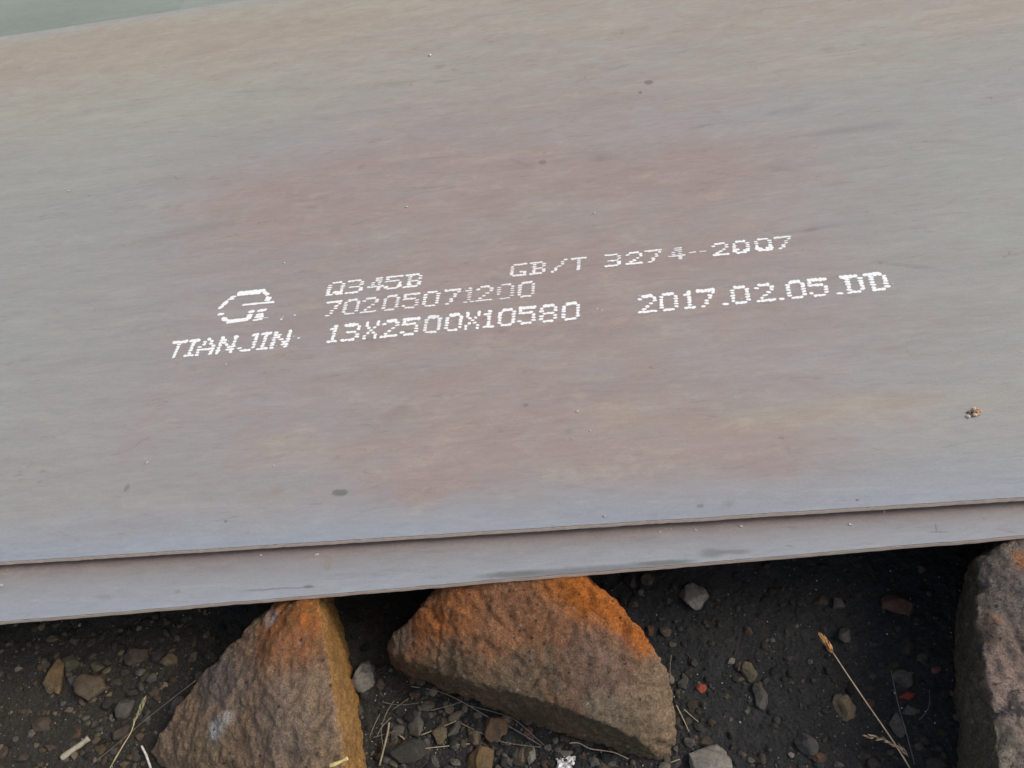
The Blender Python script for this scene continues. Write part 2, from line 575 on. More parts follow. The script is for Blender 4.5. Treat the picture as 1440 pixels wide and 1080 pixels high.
DK = (0.085, 0.082, 0.082); RB = (0.27, 0.15, 0.09); OL = (0.085, 0.08, 0.066)
S = [  # stains of the marked plate, at the places the photograph shows them
    (478, 693, 11, 5, 5, DK, .72, .25), (912, 116, 6, 3, 0, DK, .7, .3), (900, 130, 2.2, 1.4, 0, DK, .8, .3),
    (178, 686, 3, 6, 0, DK, .5, .4), (317, 733, 3, 1.6, 0, DK, .7, .3), (763, 228, 5, 3, 20, DK, .5, .4),
    (509, 234, 7, 4, 0, DK, .35, .5), (845, 222, 16, 5, 12, DK, .38, .5), (390, 691, 9, 7, 0, RB, .42, .5),
    (566, 575, 32, 9, 42, (.17, .125, .11), .42, .6), (1278, 374, 34, 2.4, -12, DK, .5, .5), (1200, 182, 62, 5, 6, DK, .42, .6),
    (985, 178, 20, 2, 14, DK, .45, .5), (1142, 323, 9, 2, 12, DK, .55, .5), (1165, 70, 12, 3.5, 0, DK, .35, .6),
    (1100, 238, 30, 3.5, -14, DK, .35, .6), (730, 228, 26, 2, -32, DK, .4, .5), (618, 94, 6, 3, 0, DK, .45, .5),
    (622, 115, 12, 1.6, 0, DK, .4, .5), (985, 711, 5, 3, 0, DK, .5, .4), (1025, 707, 8, 4, 0, DK, .42, .5),
    (1046, 549, 6, 2.2, 0, DK, .35, .5), (875, 44, 2, 5, 0, DK, .5, .5), (870, 95, 18, 2, 22, DK, .35, .6),
    (1145, 322, 60, 2, 10, DK, .25, .6), (440, 292, 55, 5, 10, DK, .28, .7), (260, 325, 60, 6, 14, DK, .22, .7),
    (700, 605, 60, 8, 4, DK, .2, .7), (1110, 155, 30, 4, 8, DK, .3, .6), (800, 606, 5, 3, 0, DK, .4, .5),
    (1020, 245, 45, 2.2, -16, (.16, .10, .085), .5, .5), (1180, 258, 24, 2.0, 8, DK, .3, .6),
    (740, 570, 4, 2, 0, DK, .5, .4), (930, 590, 60, 9, 4, RB, .18, .7), (590, 690, 30, 16, 0, RB, .16, .7),
    (300, 97, 10, 5, 20, RB, .25, .6), (310, 68, 14, 4, 10, RB, .3, .6), (350, 18, 16, 6, 0, RB, .28, .6),
    (880, 590, 14, 14, 0, RB, .2, .7), (1235, 82, 14, 6, -20, RB, .25, .7), (560, 118, 40, 3, 10, DK, .22, .7),
    (1345, 200, 34, 3, -18, DK, .22, .7), (420, 30, 30, 5, 6, RB, .2, .7),
]
M_UP = steel_material('mill_scale_rusting', [spot(*s, ZT) for s in S if s[7] < 0.45])
SOFT_UP = [spot(*s, ZT) for s in S if s[7] >= 0.45]
xs = spread(-2.2, 1.3, 0.008, 3.0)
xs = np.concatenate([[-4.9], xs[(xs > -4.2) & (xs < 4.6)], [5.68]])
ys = np.concatenate([[0.0], np.arange(0.006, 1.2, 0.006), np.arange(1.2, 2.49, 0.008), [2.5]])
up = link('steel_plate', plate_mesh('marked_plate', xs, ys, 1.0, upper_colors, M_UP), None, None, (0, 0, ZT))
tag(up, 'large rust-tinged grey steel plate carrying white dotted lettering', 'steel plate')

# lower plate: its bottom edge runs a little askew under the marked one
a0, a1 = at(0, 878, ZB), at(1440, 757, ZB)
ang = math.atan2(a1[1] - a0[1], a1[0] - a0[0])
lo_mat = Matrix.Translation(Vector((a0[0], a0[1], ZL))) @ Matrix.Rotation(ang, 4, 'Z')
inv = lo_mat.inverted()
SL = [(815, 803, 125, 5.5, 6, OL, .62, .6), (720, 807, 40, 4, 6, OL, .6, .6), (935, 791, 40, 3.4, 5, OL, .7, .5), (1002, 778, 17, 6, 3, OL, .55, .6),
      (1034, 776, 20, 3, 4, OL, .5, .6), (461, 793, 6, 11, 0, (.25, .20, .17), .6, .3), (390, 828, 55, 1.3, 5, DK, .5, .4),
      (434, 825, 8, 2.2, 4, DK, .7, .4), (1320, 748, 14, 1, 2, DK, .55, .4), (1316, 742, 1.2, 6, 0, DK, .5, .4), (1110, 768, 6, 1.4, -8, DK, .4, .4),
      (146, 840, 14, 3, 0, DK, .25, .6), (250, 832, 5, 3, 0, DK, .3, .5)]
M_LO = steel_material('mill_scale_blue', [spot(*s, ZL, inv) for s in SL], 0.004, 0.26, 0.58)
lx = np.concatenate([[-3.5], np.arange(-0.6, 2.6, 0.014), [7.05]])
ly = np.concatenate([[0.0], np.arange(0.006, 0.3, 0.008), [0.5, 1.0, 1.8, 2.5]])
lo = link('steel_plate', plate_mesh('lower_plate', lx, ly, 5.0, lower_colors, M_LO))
lo.matrix_world = lo_mat
tag(lo, 'blue grey steel plate underneath, showing as a narrow strip above the stones', 'steel plate')

# plates of the next stack, seen beyond the far edge
sx = at(256, 8, 0.24)[0]
M_BG = steel_material('mill_scale_green', (), 0.01, 0.26, 0.62)
gx = np.concatenate([np.arange(-6.0, sx - 0.005, 0.03), [sx - 0.001]])
gy = np.concatenate([[0.0], np.arange(0.03, 1.5, 0.03)])
g1 = link('steel_plate', plate_mesh('far_plate', gx, gy, 8.0, plain_colors((0.235, 0.265, 0.228), 1), M_BG), None, None, (0, 2.507, 0.2375))
tag(g1, 'greenish grey steel plate beyond the far edge, filling the top left corner', 'steel plate')
gx = np.concatenate([[sx + 0.001], np.arange(sx + 0.03, 3.0, 0.03)])
g2 = link('steel_plate', plate_mesh('far_plate_pale', gx, gy, 11.0, plain_colors((0.258, 0.282, 0.248), 3), M_BG), None, None, (0, 2.507, 0.2385))
tag(g2, 'paler sliver of green grey steel plate at the top edge, right of a seam', 'steel plate')

# ------------------------------------------------------------------ lettering
FONT = {
    'Q': ['01110', '10001', '10001', '10001', '10001', '10111', '11011'],
    'q': ['01110', '10001', '10001', '10001', '10001', '11001', '01110'],
    'o': ['01110', '10001', '10001', '10001', '11001', '10011', '01110'],
    'w': ['01110', '10001', '10001', '10001', '10001', '11011', '01111'],
    '0': ['01110', '10001', '10001', '10001', '10001', '10001', '01110'],
    '1': ['00100', '01100', '00100', '00100', '00100', '00100', '01110'],
    '2': ['01110', '10001', '00001', '00010', '00100', '01000', '11111'],
    '3': ['11110', '00001', '00001', '01110', '00001', '00001', '11110'],
    '4': ['00110', '00110', '01010', '01010', '11111', '00010', '00010'],
    '5': ['11111', '10000', '11110', '00001', '00001', '10001', '01110'],
    '7': ['11111', '00001', '00010', '00010', '00100', '00100', '01000'],
    '8': ['01110', '10001', '10001', '01110', '10001', '10001', '01110'],
    'X': ['10001', '10001', '01010', '00100', '01010', '10001', '10001'],
    'B': ['11110', '01001', '01001', '01110', '01001', '01001', '11110'],
    'G': ['01111', '10000', '10000', '10000', '10011', '10001', '01111'],
    '/': ['00001', '00010', '00010', '00100', '01000', '01000', '10000'],
    'T': ['11111', '00100', '00100', '00100', '00100', '00100', '00100'],
    '-': ['00000', '00000', '00000', '11111', '00000', '00000', '00000'],
    '.': ['0', '0', '0', '0', '0', '0', '1'],
    'D': ['11110', '01001', '01001', '01001', '01001', '01001', '01110'],
    'I': ['01110', '00100', '00100', '00100', '00100', '00100', '01110'],
    'A': ['00100', '01010', '01010', '10001', '11111', '10001', '10001'],
    'N': ['10001', '11001', '11001', '10101', '10011', '10011', '10001'],
    'J': ['00011', '00001', '00001', '00001', '00001', '10001', '01110'],
}
M_PAINT = [paint_material('white_marking_paint', 0.0), paint_material('white_marking_paint_thin', 0.45), paint_material('white_marking_paint_worn', 0.7)]
SHEAR = 0.07


def dot(V, F, x, y, a, b, z=0.0006):
    """a dab of paint: low domed flake with an uneven outline"""
    n = 10
    base = len(V)
    ph = random.uniform(0, 6.28)
    tl = random.uniform(-0.05, 0.05)
    for ring, (s, h) in enumerate(((1.0, 0.00025), (0.75, z))):
        for i in range(n):
            t = 2 * math.pi * i / n
            r = s * (1 + 0.14 * math.sin(2 * t + ph) + random.uniform(-0.08, 0.08))
            dx, dy = a * r * math.cos(t), b * r * math.sin(t)
            V.append((x + dx, y + dy + dx * tl, h))
    V.append((x, y, z * 1.1))
    for i in range(n):
        j = (i + 1) % n
        F.append((base + i, base + j, base + n + j, base + n + i))
        F.append((base + n + i, base + n + j, base + 2 * n))


def character(ch, px, py, wm, hm, rows, thick, wear, name):
    """one printed character: rows of dashes along the plate"""
    g = FONT[ch]
    p = at(px, py, ZT)
    ncol = len(g[0])
    cw = wm / 5.0
    V, F = [], []
    for r, line in enumerate(g):
        h = hm * rows[r]
        for c, k in enumerate(line):
            if k != '1': continue
            if wear == 2 and random.random() < 0.05: continue
            run = (c > 0 and line[c - 1] == '1') or (c + 1 < ncol and line[c + 1] == '1')
            a = cw * (0.70 if run else 0.66) * random.uniform(0.88, 1.12)
            b = thick[r] * random.uniform(0.82, 1.18)
            if wear == 2: b *= 0.8
            x = (c + 0.5) * cw + h * SHEAR + random.uniform(-1, 1) * 0.0006
            y = h + random.uniform(-1, 1) * 0.0006
            dot(V, F, x, y, a, b)
            if random.random() < 0.05:      # overspray
                dot(V, F, x + random.uniform(-.02, .03), y + random.uniform(-.006, .006), 0.0014, 0.0009)
    me = pydata(name, V, F)
    # children live in the plate's own frame
    o = link(name, me, M_PAINT[wear], up, (p[0], p[1], 0.0003))
    return o


R_EVEN = [1.0, .835, .67, .505, .335, .165, 0.0]
TH3 = [0.0060, .0041, .0041, .0039, .0039, .0041, .0042]
TH2 = [0.0043, .0036, .0034, .0032, .0032, .0032, .0030]
R_TOP = [1.0, .82, .64, .46, .30, .16, 0.0]
TH1 = [0.0036, .0030, .0028, .0028, .0034, .0046, .0036]


def kind_name(ch):
    if ch.isdigit() or ch in 'ow': return 'painted_digit'
    if ch in './-': return 'painted_mark'
    return 'painted_letter'


def base_y(px, Y):
    """row of the photograph where a baseline at depth Y passes px"""
    lo_, hi_ = 300.0, 560.0
    for _ in range(40):
        mid = (lo_ + hi_) / 2
        if at(px, mid, ZT)[1] > Y: lo_ = mid
        else: hi_ = mid
    return (lo_ + hi_) / 2


def print_line(Y, items, wm, hm, rows, thick, wear):
    for it in items:
        ch, px = it[0], it[1]
        w = it[2] if len(it) > 2 and it[2] is not None else wear
        k = it[3] if len(it) > 3 else 1.0
        name = kind_name(ch)
        wd = wm * k if ch != '.' else wm * 1.35
        character(ch, px, base_y(px, Y), wd, hm, rows, thick, w, name)


# top line
print_line(0.721, [('Q', 458, 0), ('3', 485, 0), ('4', 515, 1), ('5', 539.5, 0), ('B', 567, 0)], 0.0455, 0.0435, R_TOP, TH1, 0)
print_line(0.722, [('G', 717, 1), ('B', 744, 1), ('/', 774.5, 1), ('T', 802, 1), ('3', 850, 0), ('2', 880.5, 0), ('7', 907, 1),
                   ('4', 940.5, 2), ('-', 970, 2), ('2', 1002, 0), ('o', 1031, 0), ('w', 1062.5, 0), ('7', 1090, 1)], 0.041, 0.0395, R_TOP, TH1, 0)
# heat number
print_line(0.645, [('7', 453.5, 0), ('0', 480, 1), ('2', 506, 1), ('0', 536, 1), ('5', 564, 1), ('0', 593, 0), ('7', 622, 1), ('1', 647, 2),
                   ('2', 668, 1), ('0', 698, 2), ('0', 727.5, 1)], 0.0425, 0.0475, R_EVEN, TH2, 0)
# size and date
print_line(0.554, [('1', 455, 0), ('3', 479.5, 0), ('X', 509.5, 0, .84), ('2', 534, 0), ('5', 562.5, 0), ('0', 594, 1), ('0', 624, 0), ('X', 652.5, 0, .84),
                   ('1', 674, 0), ('0', 699, 0), ('5', 727.5, 0), ('8', 758, 0), ('0', 789.5, 0),
                   ('2', 898, 0), ('0', 928, 0), ('1', 957, 0), ('7', 981, 0), ('.', 1017, 0), ('0', 1029, 0), ('2', 1064, 0), ('.', 1096, 0),
                   ('0', 1108, 0), ('5', 1139, 0), ('.', 1177, 0), ('D', 1186, 0, 1.14), ('D', 1220, 0, 1.14)], 0.043, 0.0505, R_EVEN, TH3, 0)
print_line(0.552, [('T', 233.5, 0, .88), ('I', 253, 0), ('A', 274, 0), ('N', 302.5, 0), ('J', 332.5, 0), ('I', 355.5, 0), ('N', 379, 0)],
           0.0465, 0.0505, R_EVEN, [0.0056, .0042, .0042, .0040, .0040, .0042, .0042], 0)

# the mill's emblem, dabbed stroke by stroke
LOGO = [  # strokes in the photograph's pixels (x, y, half width along, half height)
    ([(335, 412.5), (372.5, 408.5)], 2.3), ([(334, 414.8), (366, 411.5)], 2.0), ([(371, 411), (377, 414.5)], 2.2), ([(374.5, 418.5), (380.5, 420)], 2.4), ([(373.5, 421.5), (378.5, 422)], 2.2),
    ([(342, 429), (385, 424.8)], 1.5), ([(331, 416.5), (324.5, 419)], 1.6), ([(328, 420.5), (321.5, 421)], 1.4), ([(320, 424), (315, 426.5)], 1.8),
    ([(318, 427), (312, 429.5)], 1.8), ([(312.5, 431), (308.5, 433.8)], 1.9), ([(307.5, 442), (314, 442)], 1.8), ([(312.5, 448), (319, 448)], 1.7), ([(313.5, 450), (322, 451)], 1.6),
    ([(320, 453.6), (348, 449.5)], 2.1), ([(323, 451), (352, 447.8)], 1.5), ([(347.5, 446.5), (353, 445)], 2.6), ([(349, 443.2), (353.5, 442.8)], 1.6), ([(350.5, 439.2), (357, 437.5)], 1.9),
    ([(362.5, 437.6), (374, 435.6)], 1.9), ([(361, 443), (370, 441.8)], 1.8), ([(359, 446.5), (369.5, 445)], 2.0), ([(356.5, 450.6), (368, 448.6)], 1.6), ([(370, 447.5), (377, 446.8)], 0.5),
]
LV, LF = [], []
for (pts, hw) in LOGO:
    A, Bp = at(*pts[0], ZT), at(*pts[1], ZT)
    L = np.linalg.norm(Bp - A); k = mm_per_px(A)
    n = max(2, int(L / 0.006))
    for i in range(n):
        t = (i + 0.5) / n
        P = A + (Bp - A) * t
        dot(LV, LF, P[0], P[1], max(0.0062, L / n * 0.8), hw * k * 1.4 * random.uniform(0.85, 1.1))
emb = link('painted_emblem', pydata('painted_emblem', LV, LF), M_PAINT[0], up, (0, 0, 0.0003))
emb['label'] = 'white oval emblem with a bar and block'
# paint spatter beside the emblem
SV, SF = [], []
for (px, py, r) in [(395.5, 449, 1.4), (414.5, 443.3, 1.2), (420, 475.5, 1.6), (398, 446, .7), (413, 473, .8), (840, 434, .8), (318, 512, .8), (847, 436, .6)]:
    P = at(px, py, ZT); k = mm_per_px(P)
    dot(SV, SF, P[0], P[1], r * k * 1.4, r * k * 0.8)
tag(link('paint_spatter', pydata('paint_spatter', SV, SF), M_PAINT[0], up, (0, 0, 0.0003)), None, None, None, 'stuff')


# ------------------------------------------------------------------ boulders carrying the plates
def hull_stone(name, pts, voxel, seed, amps, paint, mat, smooth=1):
    bm = bmesh.new()
    for (px, py, z) in pts:
        bm.verts.new([float(c) for c in at(px, py, z)])
    bm.verts.ensure_lookup_table()
    res = bmesh.ops.convex_hull(bm, input=bm.verts[:])
    junk = [e for e in res['geom_interior'] if isinstance(e, bmesh.types.BMVert)]
    bmesh.ops.delete(bm, geom=list(set(junk)), context='VERTS')
    me = bpy.data.meshes.new('hull'); bm.to_mesh(me); bm.free()
    tmp = bpy.data.objects.new('tmp', me); col.objects.link(tmp)
    r = tmp.modifiers.new('r', 'REMESH'); r.mode = 'VOXEL'; r.voxel_size = voxel
    s = tmp.modifiers.new('s', 'SMOOTH'); s.iterations = smooth; s.factor = 0.5
    dg = bpy.context.evaluated_depsgraph_get()
    out = bpy.data.meshes.new_from_object(tmp.evaluated_get(dg))
    bpy.data.objects.remove(tmp)
    bpy.data.meshes.remove(me)
    n = len(out.vertices)
    co = np.zeros(n * 3); out.vertices.foreach_get('co', co); co = co.reshape(-1, 3)
    no = np.zeros(n * 3); out.vertices.foreach_get('normal', no); no = no.reshape(-1, 3)
    d = np.zeros(n)
    for i in range(n):
        p = Vector(co[i]) + Vector((seed, 0, 0))
        v = 0.0
        for (fr, am, mode) in amps:
            q = mn.noise(p * fr)
            if mode == 1: q = 0.5 - abs(q) * 2       # ridged: broken faces
            elif mode == 2: q = -max(0.0, q - 0.15) * 2.2   # chips
            elif mode == 3: q = -math.exp(-(q / 0.035) ** 2)        # cracks
            elif mode == 4: q = mn.voronoi(p * fr)[0][0] - 0.4    # scalloped breaks
            v += q * am
        d[i] = v
    co2 = co + no * d[:, None]
    # keep clear of the plate that rests on the stone
    ymask = co2[:, 1] > -0.15
    co2[:, 2] = np.where(ymask, np.minimum(co2[:, 2], ZB - 0.0005), co2[:, 2])
    cen = co2.mean(0); cen[2] = 0
    out.vertices.foreach_set('co', (co2 - cen).ravel())
    out.polygons.foreach_set('use_smooth', [True] * len(out.polygons))
    base = np.tile(np.array(paint[0]), (n, 1))
    for (px, py, z, rad, colr, st) in paint[1]:
        c0 = at(px, py, z)
        dist = np.linalg.norm((co2 - c0) * np.array([1, 1, 0.6]), axis=1)
        w = np.array([0.7 * mn.noise(Vector(p * 9.0) + Vector((seed, 3, 0))) + 0.9 * mn.noise(Vector((p[0] * 42, p[1] * 9, p[2] * 9 + seed))) + 0.6 * mn.noise(Vector(p * 48.0)) for p in co2])
        f = 1 - np.clip((dist / rad * (1 + 0.35 * w)) - 0.35, 0, 1) / 0.65
        f = np.clip(f, 0, 1); f = f * f * (3 - 2 * f)
        base = mixc(base, np.array(colr), f * st)
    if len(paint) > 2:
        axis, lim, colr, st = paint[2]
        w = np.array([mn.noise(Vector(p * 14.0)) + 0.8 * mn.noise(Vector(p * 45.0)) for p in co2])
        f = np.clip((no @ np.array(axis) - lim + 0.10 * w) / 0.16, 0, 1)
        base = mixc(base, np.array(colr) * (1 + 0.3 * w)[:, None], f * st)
    set_color(out, base)
    out.update()
    return link(name, out, mat, None, cen)


AMPS = [(5.0, .006, 0), (13.0, .010, 4), (30.0, .0030, 1), (26.0, .006, 2), (6.5, .004, 3), (45.0, .0045, 4), (90.0, .0026, 0), (170.0, .0024, 0)]
ORANGE = (0.44, 0.135, 0.022); OCHRE = (0.37, 0.195, 0.055); BROWN = (0.165, 0.105, 0.075); GREYST = (0.140, 0.112, 0.092)
TANST = (0.235, 0.165, 0.105); REDB = (0.235, 0.110, 0.055)

P_MID = [(545, 905, .09), (572, 876, .145), (600, 848, .18), (640, 812, .228), (655, 780, .234), (790, 765, .234), (812, 806, .234), (862, 850, .205),
         (915, 905, .165), (927, 925, .15), (942, 955, .12), (953, 1009, .07), (953, 1036, .04), (944, 1070, -.01), (548, 915, .095), (577, 930, .115), (655, 956, .14), (723, 974, .145), (790, 995, .145), (840, 1012, .135), (866, 1024, .12),
         (900, 1045, .075), (548, 928, .02), (563, 947, -.01), (581, 962, -.02), (649, 984, -.02), (690, 999, -.02), (733, 1017, -.02), (798, 1036, -.02), (864, 1055, -.02), (915, 1072, -.02), (936, 1078, -.02),
         (650, 850, -.02), (800, 800, -.02), (900, 920, -.02), (885, 960, .15)]
mid_stone = hull_stone('boulder', P_MID, 0.0045, 1.3, AMPS, ((0.185, 0.112, 0.075), [
    (720, 870, .2, .42, REDB, .9), (838, 838, .21, .07, ORANGE, .85), (868, 866, .19, .05, ORANGE, .8), (900, 895, .17, .05, ORANGE, .85), (795, 816, .23, .07, ORANGE, .7), (640, 850, .2, .09, ORANGE, .3), (605, 880, .16, .06, ORANGE, .4),
    (840, 950, .16, .11, GREYST, .6), (740, 955, .15, .07, GREYST, .45), (560, 900, .1, .06, (.15, .12, .09), .8),
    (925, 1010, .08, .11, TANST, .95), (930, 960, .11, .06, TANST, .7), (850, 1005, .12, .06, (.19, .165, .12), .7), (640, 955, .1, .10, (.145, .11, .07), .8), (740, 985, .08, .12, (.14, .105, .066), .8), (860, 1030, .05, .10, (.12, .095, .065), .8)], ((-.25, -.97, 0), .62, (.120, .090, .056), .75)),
    stone_material('laterite', 1.0, 0.85, 0.25))
tag(mid_stone, 'broad reddish brown boulder, rust orange along its upper right edge', 'boulder')

P_LEFT = [(414, 847, .231), (424, 825, .234), (440, 805, .234), (446, 880, .230), (466, 945, .225), (471, 1010, .21), (487, 1080, .185), (500, 1150, .15),
          (449, 848, .13), (472, 870, .05), (484, 900, .0), (492, 942, -.01), (509, 997, -.02), (518, 1080, -.02), (515, 1160, -.02), (465, 820, .0),
          (378, 864, .20), (355, 874, .175), (338, 893, .16), (325, 911, .15), (289, 947, .11), (269, 971, .09), (260, 987, .08), (249, 1013, .06), (227, 1029, .04), (211, 1055, .015), (213, 1062, -.02), (249, 1082, -.01),
          (300, 1110, .0), (330, 1130, .03), (420, 1170, .04), (330, 990, .155), (385, 920, .215), (400, 1080, .17), (260, 1055, .055), (300, 1160, -.02), (400, 850, -.02)]
left_stone = hull_stone('boulder', P_LEFT, 0.0045, 5.7, AMPS, ((0.250, 0.165, 0.105), [
    (410, 880, .22, .12, ORANGE, .9), (440, 900, .22, .10, ORANGE, .95), (470, 960, .2, .07, ORANGE, .75), (425, 930, .2, .12, (.22, .12, .07), .7), (375, 905, .2, .08, REDB, .6),
    (500, 960, .05, .13, OCHRE, .9), (505, 1040, .06, .14, OCHRE, .98), (500, 1080, .1, .10, OCHRE, .9), (465, 875, .10, .13, (.15, .08, .03), .85),  # last blob: dark rust plus painted plate shade at the flank's top
    (430, 1020, .19, .16, (.225, .168, .125), .8), (310, 960, .13, .09, (.13, .11, .10), .8), (380, 868, .21, .03, (.42, .39, .36), .6), (240, 1055, .03, .07, (.20, .145, .10), .8), (300, 1075, .06, .10, (.19, .14, .085), .7),
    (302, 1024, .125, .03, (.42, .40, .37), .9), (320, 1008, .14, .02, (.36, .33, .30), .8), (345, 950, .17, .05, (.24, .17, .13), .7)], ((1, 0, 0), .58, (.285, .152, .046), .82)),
    stone_material('sandstone', 0.9, 0.65))
tag(left_stone, 'wedge-shaped brown boulder with a rust orange tip and ochre right flank', 'boulder')

P_RIGHT = [(1374, 788, .208), (1360, 800, .15), (1371, 848, .215), (1393, 913, .215), (1390, 957, .21), (1396, 1010, .20), (1404, 1080, .19), (1412, 1160, .16),
           (1352, 840, .05), (1341, 890, .0), (1340, 930, -.02), (1342, 980, -.02), (1344, 1080, -.02), (1346, 1160, -.02), (1370, 790, .0),
           (1410, 772, .234), (1440, 740, .234), (1540, 720, .234), (1600, 800, .23), (1620, 950, .21), (1620, 1160, .16), (1640, 800, .0), (1650, 1170, -.02), (1480, 900, .228), (1480, 1080, .205)]
right_stone = hull_stone('boulder', P_RIGHT, 0.0045, 9.1, AMPS, ((0.220, 0.165, 0.130), [
    (1410, 800, .21, .12, (.17, .145, .12), .8), (1430, 850, .2, .10, (.14, .125, .115), .7), (1442, 790, .23, .03, ORANGE, .5), (1399, 876, .21, .016, ORANGE, .4),
    (1345, 930, .08, .12, (.085, .065, .045), .8), (1345, 1030, .08, .14, (.10, .085, .055), .8), (1355, 1090, .1, .1, (.10, .09, .055), .8), (1365, 860, .1, .09, (.10, .06, .045), .7),
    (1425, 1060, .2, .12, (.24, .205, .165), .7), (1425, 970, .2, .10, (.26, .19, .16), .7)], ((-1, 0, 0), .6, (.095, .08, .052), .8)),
    stone_material('mottled_granite', 0.9, 0.85, 0.8))
tag(right_stone, 'pinkish grey mottled boulder cut off by the right frame edge', 'boulder')

# ------------------------------------------------------------------ pebbles
M_PEB = pebble_material()


def rock_mesh(name, sx, sy, sz, sub, seed, cuts=9):
    bm = bmesh.new()
    bmesh.ops.create_icosphere(bm, subdivisions=sub, radius=1.0)
    rr = random.Random(seed)
    planes = []
    for _ in range(cuts):
        n = Vector((rr.gauss(0, 1), rr.gauss(0, 1), rr.gauss(0, 1))).normalized()
        planes.append((n, rr.uniform(0.50, 0.88)))
    off = Vector((seed * 1.7 % 50, 0, 0))
    for v in bm.verts:
        p = v.co.copy()
        for n, dd in planes:
            k = p.dot(n) - dd
            if k > 0: p -= n * k
        p *= 1 + 0.16 * mn.noise(p * 1.6 + off) + 0.06 * mn.noise(p * 4.5 + off) + (0.03 * mn.noise(p * 11 + off) if sub > 3 else 0)
        p *= 1 + 0.045 * mn.noise(p * 9 + off)
        v.co = Vector((p.x * sx, p.y * sy, p.z * sz))
    me = bpy.data.meshes.new(name)
    bm.to_mesh(me); bm.free()
    if sub > 3: me.polygons.foreach_set('use_smooth', [True] * len(me.polygons))
    return me


PC = {'tan': (.20, .15, .095), 'ochre': (.21, .14, .07), 'olive': (.14, .12, .075), 'grey': (.135, .122, .105), 'dark': (.062, .055, .047),
      'brown': (.11, .082, .06), 'pale': (.30, .275, .235), 'white': (.47, .45, .42), 'red': (.50, .10, .07), 'crimson': (.30, .045, .04), 'rust': (.13, .075, .055),
      'orange': (.19, .12, .07), 'blue': (.095, .090, .083)}
n_peb = 0


def pebble(px, py, w, h, colr, label, group=None, rot=None, z_on=None, squash=0.66, sink=0.36, name='pebble', cat='pebble', cuts=13):
    """w and h are the size the photograph shows, in its pixels"""
    global n_peb
    n_peb += 1
    g = 0.0
    for _ in range(3):
        p = at(px, py, g + (0.004 if z_on is None else 0))
        g = ground_z(p[0], p[1]) if z_on is None else z_on
    k = mm_per_px(p)
    sx, sy = w * k / 2 * 1.3, h * k / 2 * 1.36
    sz = squash * min(sx, sy)
    sub = 4 if max(w, h) > 19 else (3 if max(w, h) > 9 else 2)
    me = rock_mesh(name, sx, sy, sz, sub, n_peb * 13.7 + 2, cuts)
    o = link(name, me, M_PEB, None, (p[0], p[1], g + sz * (1 - 2 * sink)))
    o.rotation_euler = (random.uniform(-.15, .15), random.uniform(-.15, .15), random.uniform(-.25, .25) if rot is None else math.radians(rot))
    c = np.array(PC[colr]) * random.uniform(0.52, 0.70) if z_on is None else np.array(PC[colr])
    o.color = (c[0], c[1], c[2], 1)
    tag(o, label, cat, group)
    return o


